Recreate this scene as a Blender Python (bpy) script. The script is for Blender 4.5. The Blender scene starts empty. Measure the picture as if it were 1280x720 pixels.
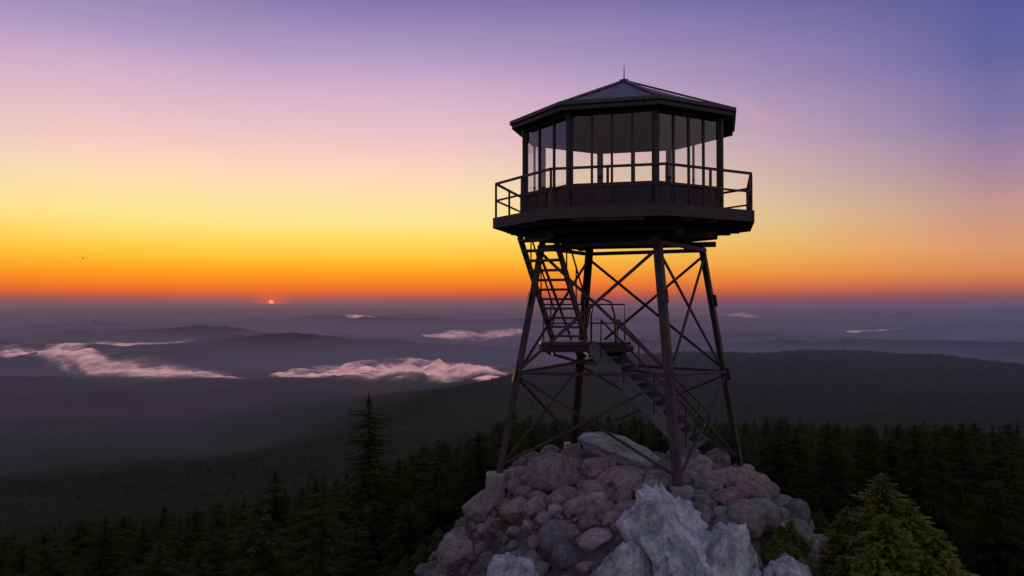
import bpy, math, random
import numpy as np
from mathutils import Vector, Matrix, noise as mnoise
random.seed(7); rng=np.random.default_rng(11)
S=bpy.context.scene
S.view_settings.view_transform='Standard'; S.view_settings.look='None'; S.view_settings.exposure=0
F=972.0; HY=378.0
def lin(c): 
    return tuple(((v/255)/12.92 if v/255<=.04045 else (((v/255)+.055)/1.055)**2.4) for v in c)
def px(x,y,D): return ((x-640)/F*D, D, (HY-y)/F*D)
CX,CY,CZ=2.55,17.6,-3.85

# ------------------------------------------------------------ noise / height
def h2(ix,iy,s):
    ix=ix.astype(np.int64); iy=iy.astype(np.int64)
    n=(ix*374761393+iy*668265263+s*144665)&0xffffffff
    n=((n^(n>>13))*1274126177)&0xffffffff
    n=n^(n>>16)
    return (n&0xffffff)/float(0xffffff)*2-1
def vn(x,y,s=0):
    x=np.asarray(x,float); y=np.asarray(y,float)
    ix=np.floor(x); iy=np.floor(y); fx=x-ix; fy=y-iy
    u=fx*fx*fx*(fx*(fx*6-15)+10); v=fy*fy*fy*(fy*(fy*6-15)+10)
    a=h2(ix,iy,s);b=h2(ix+1,iy,s);c=h2(ix,iy+1,s);d=h2(ix+1,iy+1,s)
    return (a*(1-u)+b*u)*(1-v)+(c*(1-u)+d*u)*v
def fbm(x,y,s=0,o=4):
    t=0;a=1;n=0
    for i in range(o):
        t=t+a*vn(x*2**i+i*17.3,y*2**i-i*9.1,s+i); n+=a; a*=.5
    return t/n
def ss(a,b,x):
    t=np.clip((x-a)/(b-a),0,1); return t*t*(3-2*t)
RL=np.log([.1,3,5,8,15,30,60,100,300,800,1750,3000,20000,60000,1e5]); 
ZL=np.array([-3.9,-3.95,-6.1,-9.2,-12.8,-17,-25,-34.5,-76,-172,-294,-300,-290,-190,-160])
ZR=np.array([-3.9,-4.05,-5.9,-7.8,-9.7,-12,-16.5,-22.5,-55,-122,-180,-285,-290,-190,-160])
def reff(dx,dy):
    r=np.hypot(dx,dy); k=np.where(dy<0,.65+.35*ss(6,20,r),1.0); kx=np.where(dx<0,1.14-.14*ss(6,20,r),1.06-.06*ss(6,20,r))
    return np.hypot(dx*kx,dy*k)
def H(x,y):
    x=np.asarray(x,float); y=np.asarray(y,float)
    dx=x-CX; dy=y-CY; r=np.hypot(dx,dy)
    re=np.maximum(reff(dx,dy),.11)
    az=np.degrees(np.arctan2(dx,dy))
    w=ss(-22,8,az)*(1-ss(90,140,az))
    lr=np.log(re)
    z=np.interp(lr,RL,ZL)*(1-w)+np.interp(lr,RL,ZR)*w
    z=z+fbm(x/300,y/300,3)*np.clip((r-40)*.045,0,16)+fbm(x/30,y/30,5)*np.clip((r-5)*.03,0,1.6)
    z=z+fbm(x/1.2,y/1.2,8,3)*.12
    far=ss(2200,5000,r)
    rd=1-np.abs(fbm(x/5200,y/2200,31,4))*2.2
    z=z+far*(fbm(x/2300,y/2700,21,5)*88 + np.clip(rd,0,1)**2*82-40)
    def g(cx,cy,sx,sy,a): return a*np.exp(-((x-cx)/sx)**2-((y-cy)/sy)**2)
    z=z+g(780,1800,780,420,78)+g(1700,2300,800,500,42)+g(180,1500,300,300,12)+g(CX+.6,CY-2.6,1.6,1.6,.38)
    z=z+g(-1500,5200,700,450,46)+g(600,6400,1500,600,40)+g(-3200,6900,1500,600,45)+g(4200,8200,2500,700,55)
    return z
def Hs(x,y): return float(H(np.array([x]),np.array([y]))[0])

# ------------------------------------------------------------ materials
def newmat(n):
    m=bpy.data.materials.new(n); m.use_nodes=True; nt=m.node_tree
    for q in list(nt.nodes): nt.nodes.remove(q)
    try: m.cycles.emission_sampling='NONE'
    except Exception: pass
    return m,nt
def N(nt,t,**k):
    n=nt.nodes.new(t)
    for a,b in k.items(): setattr(n,a,b)
    return n
def ramp(nt,stops,fac=None):
    n=nt.nodes.new('ShaderNodeValToRGB'); cr=n.color_ramp
    while len(cr.elements)>1: cr.elements.remove(cr.elements[0])
    cr.elements[0].position=stops[0][0]; cr.elements[0].color=(*stops[0][1],1)
    for p,c in stops[1:]:
        e=cr.elements.new(p); e.color=(*c,1)
    if fac is not None: nt.links.new(fac,n.inputs[0])
    return n
def math_(nt,op,a,b=None,clamp=False):
    n=nt.nodes.new('ShaderNodeMath'); n.operation=op; n.use_clamp=clamp
    for i,v in enumerate((a,b)):
        if v is None: continue
        if isinstance(v,(int,float)): n.inputs[i].default_value=v
        else: nt.links.new(v,n.inputs[i])
    return n.outputs[0]
def mixc(nt,f,a,b,bt='MIX'):
    n=nt.nodes.new('ShaderNodeMix'); n.data_type='RGBA'; n.blend_type=bt
    for s,v in ((0,f),(6,a),(7,b)):
        if isinstance(v,(int,float)): n.inputs[s].default_value=v
        elif isinstance(v,tuple): n.inputs[s].default_value=(*v[:3],1)
        else: nt.links.new(v,n.inputs[s])
    return n.outputs[2]
SAZ=math.radians(-17.2)
SUN=Vector((math.sin(SAZ),math.cos(SAZ),0.0004)).normalized()
def sunside(nt,vec):
    s=nt.nodes.new('ShaderNodeVectorMath'); s.operation='MULTIPLY'; nt.links.new(vec,s.inputs[0]); s.inputs[1].default_value=(1,1,0)
    n=nt.nodes.new('ShaderNodeVectorMath'); n.operation='NORMALIZE'; nt.links.new(s.outputs[0],n.inputs[0])
    d=nt.nodes.new('ShaderNodeVectorMath'); d.operation='DOT_PRODUCT'; nt.links.new(n.outputs[0],d.inputs[0]); d.inputs[1].default_value=(math.sin(SAZ),math.cos(SAZ),0)
    return d.outputs['Value']
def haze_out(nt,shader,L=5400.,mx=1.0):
    """painted aerial haze: air light mixed over the surface as emission, thickening with ground distance from the summit, denser over low ground"""
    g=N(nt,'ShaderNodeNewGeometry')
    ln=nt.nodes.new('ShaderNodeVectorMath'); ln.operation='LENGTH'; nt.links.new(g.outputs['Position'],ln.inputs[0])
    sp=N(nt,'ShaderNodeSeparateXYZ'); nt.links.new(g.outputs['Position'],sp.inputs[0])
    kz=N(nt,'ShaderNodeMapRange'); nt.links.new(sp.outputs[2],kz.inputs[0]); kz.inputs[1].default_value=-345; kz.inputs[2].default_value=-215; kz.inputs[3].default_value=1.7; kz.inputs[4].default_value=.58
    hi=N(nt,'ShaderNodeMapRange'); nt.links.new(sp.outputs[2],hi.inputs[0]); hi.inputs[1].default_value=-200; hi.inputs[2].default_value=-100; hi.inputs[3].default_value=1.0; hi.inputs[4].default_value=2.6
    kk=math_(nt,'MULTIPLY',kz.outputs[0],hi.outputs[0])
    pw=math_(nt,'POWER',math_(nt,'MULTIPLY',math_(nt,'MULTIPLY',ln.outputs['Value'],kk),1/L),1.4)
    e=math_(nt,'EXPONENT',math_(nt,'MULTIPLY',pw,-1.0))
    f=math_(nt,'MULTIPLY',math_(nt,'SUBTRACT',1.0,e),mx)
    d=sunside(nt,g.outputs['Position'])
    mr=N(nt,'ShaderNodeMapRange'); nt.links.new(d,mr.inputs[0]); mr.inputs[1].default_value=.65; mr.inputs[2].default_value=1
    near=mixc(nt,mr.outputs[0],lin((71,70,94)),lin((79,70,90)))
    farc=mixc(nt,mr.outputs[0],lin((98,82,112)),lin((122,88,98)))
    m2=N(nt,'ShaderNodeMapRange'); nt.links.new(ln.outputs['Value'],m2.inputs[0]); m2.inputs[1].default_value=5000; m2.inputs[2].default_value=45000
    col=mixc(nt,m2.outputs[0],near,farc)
    em=N(nt,'ShaderNodeEmission'); nt.links.new(col,em.inputs[0])  # haze light put into the material as glow; no air volume
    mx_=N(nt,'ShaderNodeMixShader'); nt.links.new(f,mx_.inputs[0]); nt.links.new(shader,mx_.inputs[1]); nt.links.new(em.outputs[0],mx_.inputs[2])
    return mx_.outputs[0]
def out(nt,s):
    o=N(nt,'ShaderNodeOutputMaterial'); nt.links.new(s,o.inputs[0])
def simple(name,c1,c2,scale=6,rough=.7,metal=0,bump=.2,haze=False,rand=0.,stretch=None,spec=.3):
    m,nt=newmat(name)
    tc=N(nt,'ShaderNodeTexCoord'); src=tc.outputs['Object']
    if stretch:
        mp=N(nt,'ShaderNodeMapping'); nt.links.new(src,mp.inputs[0]); mp.inputs['Scale'].default_value=stretch; src=mp.outputs[0]
    nz=N(nt,'ShaderNodeTexNoise'); nz.inputs['Scale'].default_value=scale; nz.inputs['Detail'].default_value=7; nz.inputs['Roughness'].default_value=.65
    nt.links.new(src,nz.inputs[0])
    r=ramp(nt,[(.32,c1),(.68,c2)],nz.outputs[0]); col=r.outputs[0]
    if rand:
        oi=N(nt,'ShaderNodeObjectInfo')
        v=N(nt,'ShaderNodeMapRange'); nt.links.new(oi.outputs['Random'],v.inputs[0]); v.inputs[3].default_value=1-rand; v.inputs[4].default_value=1+rand
        hs=N(nt,'ShaderNodeHueSaturation'); nt.links.new(v.outputs[0],hs.inputs['Value']); nt.links.new(col,hs.inputs['Color']); col=hs.outputs[0]
    b=N(nt,'ShaderNodeBsdfPrincipled'); nt.links.new(col,b.inputs['Base Color'])
    b.inputs['Roughness'].default_value=rough; b.inputs['Metallic'].default_value=metal; b.inputs['Specular IOR Level'].default_value=spec
    if bump:
        bp=N(nt,'ShaderNodeBump'); bp.inputs['Strength'].default_value=bump; bp.inputs['Distance'].default_value=.02; nt.links.new(nz.outputs[0],bp.inputs['Height']); nt.links.new(bp.outputs[0],b.inputs['Normal'])
    s=b.outputs[0]
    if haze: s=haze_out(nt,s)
    out(nt,s); return m
M={}
M['steel']=simple('weathered_steel',(.026,.021,.023),(.07,.050,.047),5,.6,.2,.25)
M['steel2']=simple('dark_steel',(.022,.018,.02),(.05,.038,.036),7,.6,.3,.2)
M['stair']=simple('stair_steel',(.03,.028,.032),(.075,.07,.078),8,.5,.3,.2)
M['trim']=simple('galvanised_trim',(.07,.072,.082),(.16,.165,.185),8,.5,.3,.2)
M['deckm']=simple('deck_timber',(.040,.032,.034),(.075,.060,.061),4,.8,0,.3,stretch=(1,1,6))
M['under']=simple('underside_timber',(.026,.021,.021),(.05,.04,.039),5,.85,0,.3)
M['wallm']=simple('painted_wall_panel',(.032,.026,.028),(.055,.045,.046),3,.7,0,.15)
M['framem']=simple('window_frame_paint',(.024,.021,.023),(.05,.043,.045),9,.6,0,.1)
M['inner']=simple('interior_board',(.024,.023,.027),(.033,.031,.036),1.5,1.0,0,0,spec=0)
M['conc']=simple('concrete_footing',(.16,.15,.15),(.27,.25,.25),6,.9,0,.5)
M['trunk']=simple('spruce_bark',(.03,.022,.018),(.07,.05,.04),12,.9,0,.5,stretch=(1,1,.3))
M['needle']=simple('spruce_needles',(.019,.026,.010),(.038,.047,.014),2.0,.9,0,0,rand=.22,spec=.03)
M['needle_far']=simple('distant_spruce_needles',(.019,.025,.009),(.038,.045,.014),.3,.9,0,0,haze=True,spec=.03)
M['young']=simple('young_fir_needles',(.05,.08,.014),(.18,.19,.03),7,.85,0,0,rand=.2,spec=.08)
M['bird']=simple('dark_feathers',(.02,.018,.02),(.04,.035,.035),20,.8,0,0)
def roofmat():
    m,nt=newmat('shingled_roof')
    tc=N(nt,'ShaderNodeTexCoord'); nz=N(nt,'ShaderNodeTexNoise'); nz.inputs['Scale'].default_value=5; nz.inputs['Detail'].default_value=8; nt.links.new(tc.outputs['Object'],nz.inputs[0])
    r=ramp(nt,[(.3,(.05,.05,.06)),(.55,(.10,.10,.12)),(.75,(.17,.165,.18))],nz.outputs[0])
    sp=N(nt,'ShaderNodeSeparateXYZ'); nt.links.new(tc.outputs['Object'],sp.inputs[0])
    w=math_(nt,'FRACT',math_(nt,'MULTIPLY',sp.outputs[2],9.0))
    st=math_(nt,'GREATER_THAN',w,.88)
    col=mixc(nt,math_(nt,'MULTIPLY',st,.5),r.outputs[0],(.02,.02,.024))
    b=N(nt,'ShaderNodeBsdfPrincipled'); nt.links.new(col,b.inputs['Base Color']); b.inputs['Roughness'].default_value=.6; b.inputs['Metallic'].default_value=.1
    bp=N(nt,'ShaderNodeBump'); bp.inputs['Strength'].default_value=.4; bp.inputs['Distance'].default_value=.03; nt.links.new(w,bp.inputs['Height']); nt.links.new(bp.outputs[0],b.inputs['Normal'])
    out(nt,b.outputs[0]); return m
M['roof']=roofmat()
def glassmat():
    m,nt=newmat('window_glass')
    t=N(nt,'ShaderNodeBsdfTransparent'); t.inputs[0].default_value=(.96,.96,.96,1)
    g=N(nt,'ShaderNodeBsdfGlossy'); g.inputs['Roughness'].default_value=.0
    ge=N(nt,'ShaderNodeNewGeometry'); dt=N(nt,'ShaderNodeVectorMath'); dt.operation='DOT_PRODUCT'; nt.links.new(ge.outputs['Incoming'],dt.inputs[0]); nt.links.new(ge.outputs['Normal'],dt.inputs[1])
    c=math_(nt,'ABSOLUTE',dt.outputs['Value']); s5=math_(nt,'POWER',math_(nt,'SUBTRACT',1.0,c),2.3)
    fr=math_(nt,'ADD',.045,math_(nt,'MULTIPLY',s5,.9))
    x=N(nt,'ShaderNodeMixShader'); nt.links.new(fr,x.inputs[0]); nt.links.new(t.outputs[0],x.inputs[1]); nt.links.new(g.outputs[0],x.inputs[2])
    out(nt,x.outputs[0]); return m
M['glass']=glassmat()
def rockmat(name,stops,bs=1.0,tint=True,crack=.25):
    m,nt=newmat(name)
    tc=N(nt,'ShaderNodeTexCoord'); oi=N(nt,'ShaderNodeObjectInfo')
    ad=N(nt,'ShaderNodeVectorMath'); ad.operation='ADD'; nt.links.new(tc.outputs['Object'],ad.inputs[0]); 
    cm=N(nt,'ShaderNodeCombineXYZ'); nt.links.new(math_(nt,'MULTIPLY',oi.outputs['Random'],37.0),cm.inputs[0]); nt.links.new(cm.outputs[0],ad.inputs[1])
    v=ad.outputs[0]
    n1=N(nt,'ShaderNodeTexNoise'); n1.inputs['Scale'].default_value=2.2*bs; n1.inputs['Detail'].default_value=9; n1.inputs['Roughness'].default_value=.68; nt.links.new(v,n1.inputs[0])
    n2=N(nt,'ShaderNodeTexNoise'); n2.inputs['Scale'].default_value=14*bs; n2.inputs['Detail'].default_value=8; n2.inputs['Roughness'].default_value=.75; nt.links.new(v,n2.inputs[0])
    vo=N(nt,'ShaderNodeTexVoronoi'); vo.feature='DISTANCE_TO_EDGE'; vo.inputs['Scale'].default_value=1.3*bs
    dst=mixc(nt,.45,v,n1.outputs['Color']); mp=N(nt,'ShaderNodeMapping'); nt.links.new(dst,mp.inputs[0]); mp.inputs['Scale'].default_value=(1.6,1.6,.7); mp.inputs['Rotation'].default_value=(.3,.4,0); nt.links.new(mp.outputs[0],vo.inputs['Vector'])
    r=ramp(nt,stops,n1.outputs[0]); col=r.outputs[0]
    sp=ramp(nt,[(.35,(.42,.41,.43)),(.6,(1,1,1))],n2.outputs[0]); col=mixc(nt,.8,col,sp.outputs[0],'MULTIPLY')
    if not tint:
        cr=ramp(nt,[(0,(.25,.23,.25)),(.03,(1,1,1))],vo.outputs[0]); col=mixc(nt,crack,col,cr.outputs[0],'MULTIPLY')
        n3=N(nt,'ShaderNodeTexNoise'); n3.inputs['Scale'].default_value=1.5; n3.inputs['Detail'].default_value=5; nt.links.new(v,n3.inputs[0])
        lc=ramp(nt,[(.50,(1,1,1)),(.62,(.58,.78,.63))],n3.outputs[0]); col=mixc(nt,.7,col,lc.outputs[0],'MULTIPLY')
    if tint:
        t=ramp(nt,[(0,(.50,.51,.55)),(.14,(1.0,.97,.95)),(.28,(1.10,.85,.72)),(.40,(.64,.67,.73)),(.52,(1.02,.92,.88)),(.64,(1.08,.78,.68)),(.76,(1.40,1.36,1.34)),(.86,(.78,.82,.78)),(.94,(.98,.80,.66)),(1,(.74,.75,.80))],oi.outputs['Random'])
        col=mixc(nt,1.0,col,t.outputs[0],'MULTIPLY')
    b=N(nt,'ShaderNodeBsdfPrincipled'); nt.links.new(col,b.inputs['Base Color']); b.inputs['Roughness'].default_value=.9; b.inputs['Specular IOR Level'].default_value=.2
    hh=math_(nt,'ADD',math_(nt,'MULTIPLY',n1.outputs[0],1.0),math_(nt,'MULTIPLY',n2.outputs[0],.5))
    if not tint: hh=math_(nt,'ADD',hh,math_(nt,'MULTIPLY',math_(nt,'MINIMUM',vo.outputs[0],.06),4.0))
    bp=N(nt,'ShaderNodeBump'); bp.inputs['Strength'].default_value=.95; bp.inputs['Distance'].default_value=.08; nt.links.new(hh,bp.inputs['Height']); nt.links.new(bp.outputs[0],b.inputs['Normal'])
    out(nt,b.outputs[0]); return m
M['rock']=rockmat('granite_boulder',[(.3,(.17,.16,.16)),(.5,(.35,.33,.325)),(.7,(.56,.535,.52))],1.4)
M['pale']=rockmat('pale_quartz_rock',[(.30,(.19,.21,.25)),(.46,(.47,.495,.55)),(.66,(.86,.88,.92))],.9,False)
M['gravel']=rockmat('loose_stone',[(.3,(.11,.10,.10)),(.6,(.33,.30,.285))],3,False)
def groundmat():
    m,nt=newmat('mountain_ground')
    g=N(nt,'ShaderNodeNewGeometry'); P=g.outputs['Position']
    def no(sc,d=6):
        n=N(nt,'ShaderNodeTexNoise'); n.inputs['Scale'].default_value=sc; n.inputs['Detail'].default_value=d; n.inputs['Roughness'].default_value=.62; nt.links.new(P,n.inputs[0]); return n
    a=no(.0016,8); b_=no(.03,8); c=no(2.5,8)
    forest=ramp(nt,[(.35,(.012,.018,.007)),(.52,(.030,.037,.012)),(.66,(.060,.060,.020)),(.75,(.085,.076,.032))],a.outputs[0])
    f2=ramp(nt,[(.3,(.45,.45,.45)),(.7,(1.3,1.3,1.2))],b_.outputs[0])
    far=mixc(nt,1.0,forest.outputs[0],f2.outputs[0],'MULTIPLY')
    rock=ramp(nt,[(.3,(.05,.045,.042)),(.6,(.12,.105,.10)),(.75,(.2,.18,.17))],c.outputs[0])
    cen=N(nt,'ShaderNodeVectorMath'); cen.operation='DISTANCE'; nt.links.new(P,cen.inputs[0]); cen.inputs[1].default_value=(CX,CY-1,CZ)
    mr=N(nt,'ShaderNodeMapRange'); nt.links.new(cen.outputs['Value'],mr.inputs[0]); mr.inputs[1].default_value=5.5; mr.inputs[2].default_value=8
    col=mixc(nt,mr.outputs[0],rock.outputs[0],far)
    b=N(nt,'ShaderNodeBsdfPrincipled'); nt.links.new(col,b.inputs['Base Color']); b.inputs['Roughness'].default_value=1; b.inputs['Specular IOR Level'].default_value=0
    bp=N(nt,'ShaderNodeBump'); bp.inputs['Strength'].default_value=1; bp.inputs['Distance'].default_value=12; nt.links.new(b_.outputs[0],bp.inputs['Height']); nt.links.new(bp.outputs[0],b.inputs['Normal'])
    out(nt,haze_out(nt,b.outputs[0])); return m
M['ground']=groundmat()
def mistmat():
    m,nt=newmat('valley_mist')
    at=N(nt,'ShaderNodeAttribute'); at.attribute_name='dens'
    g=N(nt,'ShaderNodeNewGeometry')
    mp=N(nt,'ShaderNodeMapping'); nt.links.new(g.outputs['Position'],mp.inputs[0]); mp.inputs['Scale'].default_value=(1,.4,1)
    n=N(nt,'ShaderNodeTexNoise'); n.inputs['Scale'].default_value=.011; n.inputs['Detail'].default_value=9; n.inputs['Roughness'].default_value=.62; nt.links.new(mp.outputs[0],n.inputs[0])
    a=math_(nt,'ADD',at.outputs['Fac'],math_(nt,'MULTIPLY',math_(nt,'SUBTRACT',n.outputs[0],.5),1.5))
    mr=N(nt,'ShaderNodeMapRange'); mr.interpolation_type='SMOOTHSTEP'; nt.links.new(a,mr.inputs[0]); mr.inputs[1].default_value=.0; mr.inputs[2].default_value=1.35
    al=math_(nt,'MULTIPLY',mr.outputs[0],math_(nt,'MINIMUM',math_(nt,'MULTIPLY',at.outputs['Fac'],1.3),1.0))
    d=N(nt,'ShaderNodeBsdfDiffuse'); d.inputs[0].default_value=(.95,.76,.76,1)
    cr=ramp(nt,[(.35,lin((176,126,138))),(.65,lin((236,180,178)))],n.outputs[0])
    e=N(nt,'ShaderNodeEmission'); nt.links.new(cr.outputs[0],e.inputs[0]); e.inputs[1].default_value=.9  # mist glows by itself: pink skylight painted in as emission
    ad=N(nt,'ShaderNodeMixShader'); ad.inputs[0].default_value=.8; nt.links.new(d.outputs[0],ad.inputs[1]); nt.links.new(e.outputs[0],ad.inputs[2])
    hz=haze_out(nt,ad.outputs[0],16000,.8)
    t=N(nt,'ShaderNodeBsdfTransparent')
    x=N(nt,'ShaderNodeMixShader'); nt.links.new(al,x.inputs[0]); nt.links.new(t.outputs[0],x.inputs[1]); nt.links.new(hz,x.inputs[2])
    out(nt,x.outputs[0]); return m
M['mist']=mistmat()

# ------------------------------------------------------------ mesh helpers
def link(o): S.collection.objects.link(o); return o
def mesh_np(name,v,f,mats,smooth=False):
    me=bpy.data.meshes.new(name); v=np.asarray(v,np.float32); f=np.asarray(f,np.int32); k=f.shape[1]
    me.vertices.add(len(v)); me.vertices.foreach_set('co',v.ravel())
    me.loops.add(f.size); me.loops.foreach_set('vertex_index',f.ravel())
    me.polygons.add(len(f)); me.polygons.foreach_set('loop_start',np.arange(0,f.size,k,dtype=np.int32))
    try: me.polygons.foreach_set('loop_total',np.full(len(f),k,np.int32))
    except Exception: pass
    me.update(calc_edges=True)
    if smooth: me.polygons.foreach_set('use_smooth',np.ones(len(f),bool))
    for m in mats: me.materials.append(m)
    me.validate(); return me
def top(o,label,cat=None,kind=None,group=None):
    o['label']=label
    if cat: o['category']=cat
    if kind: o['kind']=kind
    if group: o['group']=group
class B:
    def __init__(s): s.v=[];s.f=[]
    def add(s,vs,fs):
        n=len(s.v); s.v+= [tuple(p) for p in vs]; s.f+=[tuple(i+n for i in q) for q in fs]
    def beam(s,p,q,w,h=None,up=(0,0,1)):
        h=h or w; p=Vector(p);q=Vector(q);d=(q-p).normalized();u=Vector(up)
        if abs(d.dot(u))>.97*u.length: u=Vector((0,1,0))
        a=d.cross(u).normalized(); b=a.cross(d).normalized()
        vs=[]
        for c in (p,q):
            for i,j in ((-1,-1),(1,-1),(1,1),(-1,1)): vs.append(c+a*i*w/2+b*j*h/2)
        s.add(vs,[(0,1,2,3),(7,6,5,4),(0,4,5,1),(1,5,6,2),(2,6,7,3),(3,7,4,0)])
    def angle(s,p,q,w,t,inward):
        p=Vector(p);q=Vector(q);d=(q-p).normalized();i=Vector(inward); i=(i-d*i.dot(d)).normalized(); k=d.cross(i).normalized()
        a=(i+k).normalized(); b=(i-k).normalized()
        prof=[(0,0),(w,0),(w,t),(t,t),(t,w),(0,w)]
        vs=[c+a*x+b*y for c in (p,q) for x,y in prof]; n=6
        fs=[(j,(j+1)%n,(j+1)%n+n,j+n) for j in range(n)]+[tuple(range(n-1,-1,-1)),tuple(range(n,2*n))]
        s.add(vs,fs)
    def tube(s,pts,r,n=8):
        pts=[Vector(p) for p in pts]; base=len(s.v); 
        for i,p in enumerate(pts):
            d=(pts[min(i+1,len(pts)-1)]-pts[max(i-1,0)]).normalized(); u=Vector((0,0,1)) if abs(d.z)<.9 else Vector((1,0,0))
            a=d.cross(u).normalized(); b=a.cross(d)
            rr=r[i] if isinstance(r,(list,tuple)) else r
            for k in range(n):
                t=2*math.pi*k/n; s.v.append(tuple(p+a*math.cos(t)*rr+b*math.sin(t)*rr))
        for i in range(len(pts)-1):
            for k in range(n):
                s.f.append((base+i*n+k,base+i*n+(k+1)%n,base+(i+1)*n+(k+1)%n,base+(i+1)*n+k))
        s.f.append(tuple(base+k for k in range(n-1,-1,-1))); s.f.append(tuple(base+(len(pts)-1)*n+k for k in range(n)))
    def prism(s,poly,z0,z1):
        n=len(poly); vs=[(x,y,z0) for x,y in poly]+[(x,y,z1) for x,y in poly]
        s.add(vs,[(j,(j+1)%n,(j+1)%n+n,j+n) for j in range(n)]+[tuple(range(n-1,-1,-1)),tuple(range(n,2*n))])
    def ring(s,po,pi,z0,z1):
        n=len(po); vs=[(x,y,z0) for x,y in po]+[(x,y,z1) for x,y in po]+[(x,y,z0) for x,y in pi]+[(x,y,z1) for x,y in pi]
        s.add(vs,[(j,(j+1)%n,(j+1)%n+n,j+n) for j in range(n)]+[(2*n+(j+1)%n,2*n+j,3*n+j,3*n+(j+1)%n) for j in range(n)]+[(j,2*n+j,2*n+(j+1)%n,(j+1)%n) for j in range(n)]+[(n+j,n+(j+1)%n,3*n+(j+1)%n,3*n+j) for j in range(n)])
    def obj(s,name,mat,parent=None,bevel=0,smooth=False):
        me=bpy.data.meshes.new(name); me.from_pydata(s.v,[],s.f); me.materials.append(mat); me.update()
        if smooth:
            for p in me.polygons: p.use_smooth=True
        o=link(bpy.data.objects.new(name,me))
        if parent: o.parent=parent
        if bevel:
            m=o.modifiers.new('bevel','BEVEL'); m.width=bevel; m.segments=1; m.limit_method='ANGLE'
        return o

# ------------------------------------------------------------ terrain
rr=np.concatenate([[0.0],np.geomspace(.6,95000,480)])
aa=np.concatenate([np.linspace(-50,50,580,endpoint=False),np.linspace(50,310,120,endpoint=False)])
A,R=np.meshgrid(np.radians(aa),rr); 
TX,TY=1.3,9.0
X=TX+R*np.sin(A); Y=TY+R*np.cos(A); Z=H(X,Y)
nr,na=X.shape
v=np.stack([X,Y,Z],-1).reshape(-1,3)
i=np.arange(nr-1)[:,None]; j=np.arange(na)[None,:]; j2=(j+1)%na
f=np.stack([i*na+j,i*na+j2,(i+1)*na+j2,(i+1)*na+j],-1).reshape(-1,4)[:, ::-1]
ter=link(bpy.data.objects.new('ground',mesh_np('ground',v,f,[M['ground']],True)))
top(ter,'forested mountain slopes falling to a hazy valley plain','ground','structure')

# ------------------------------------------------------------ valley mist
mv=[];mf=[];md=[]
def mist(path,hgt,seed,ny=46,step=3.0):
    """mist following a low-ground course; path = (sightline x, sightline y, half thickness)"""
    zf=-285
    xs=[p[0] for p in path]; ys=[p[1] for p in path]; ws=[p[2] for p in path]
    wm=max(ws)*2.4
    x0,x1=min(xs)-60,max(xs)+60; y0,y1=max(384,min(ys)-wm),max(ys)+wm
    nx=int((x1-x0)/step); U,W=np.meshgrid(np.linspace(x0,x1,nx),np.linspace(y0,y1,ny))
    best=np.full(U.shape,9.0)
    for a,b_ in zip(path[:-1],path[1:]):
        ax,ay,aw=a; bx,by,bw=b_; sx=.18
        dx,dy=(bx-ax)*sx,by-ay; t=np.clip(((U-ax)*sx*dx+(W-ay)*dy)/(dx*dx+dy*dy),0,1)
        q=np.hypot((U-ax)*sx-t*dx,W-ay-t*dy)/(aw+(bw-aw)*t); best=np.minimum(best,q)
    y=-zf*F/(W-HY); x=(U-640)/F*y
    warp=fbm(U/24,W/5,seed,4)*1.2
    dens=np.clip(1.12-best*.56+warp*.6*np.clip(1.6-best,0,1),0,1)
    dens=dens*np.clip((2.1-best)*.9,0,1)
    edge=np.minimum(np.minimum(U-x0,x1-U)/20,np.minimum(W-y0,y1-W)/1.5); dens=dens*np.clip(edge,0,1)
    pf=fbm(x/110,y/300,seed+3,4)
    z=H(x,y); zs=z
    for _ in range(6):
        zs=(zs+np.roll(zs,1,0)+np.roll(zs,-1,0)+np.roll(zs,1,1)+np.roll(zs,-1,1))/5
    z=np.maximum(z+2,zs+3)+hgt*dens*np.clip(.5+pf*1.3,0,2)
    base=len(mv)
    for a,b_,c,e in zip(x.ravel(),y.ravel(),z.ravel(),dens.ravel()): mv.append((a,b_,c)); md.append(e)
    for r_ in range(ny-1):
        for c_ in range(nx-1):
            k=base+r_*nx+c_; mf.append((k,k+1,k+nx+1,k+nx))
mist([(350,462,2),(400,461,7),(450,459,11),(510,459,14),(560,463,12),(592,469,6)],38,1,90,2.0)
mist([(605,480,2.5),(632,486,3.5),(665,496,2)],10,41,40,2.0)
mist([(-30,438,4),(30,440,4.5),(70,444,4),(120,452,5),(180,455,7.5),(235,459,7),(290,465,2.5)],20,2,80,2.2)
mist([(60,441,2.5),(80,434,2.8),(130,429,2.4),(235,426,1.6)],7,3,50,2.5)
mist([(535,415,1.4),(570,416,3.6),(600,417,3),(650,413,2)],9,6,50,2.5)
mist([(435,401,.5),(450,401,.8),(466,402,.5)],1,8,24)
mist([(885,393,.7),(915,392,1.3),(950,394,.7)],2,9,30)
mist([(1065,413,1.2),(1095,411,2.4),(1125,408,1)],4,10,30)
mm=mesh_np('valley_mist',mv,mf,[M['mist']],True)
at=mm.attributes.new('dens','FLOAT','POINT'); at.data.foreach_set('value',np.array(md,np.float32))
mo=link(bpy.data.objects.new('valley_mist',mm)); top(mo,'pink mist banks with painted-in glow lying in the valley lowlands','mist','stuff')

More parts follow.
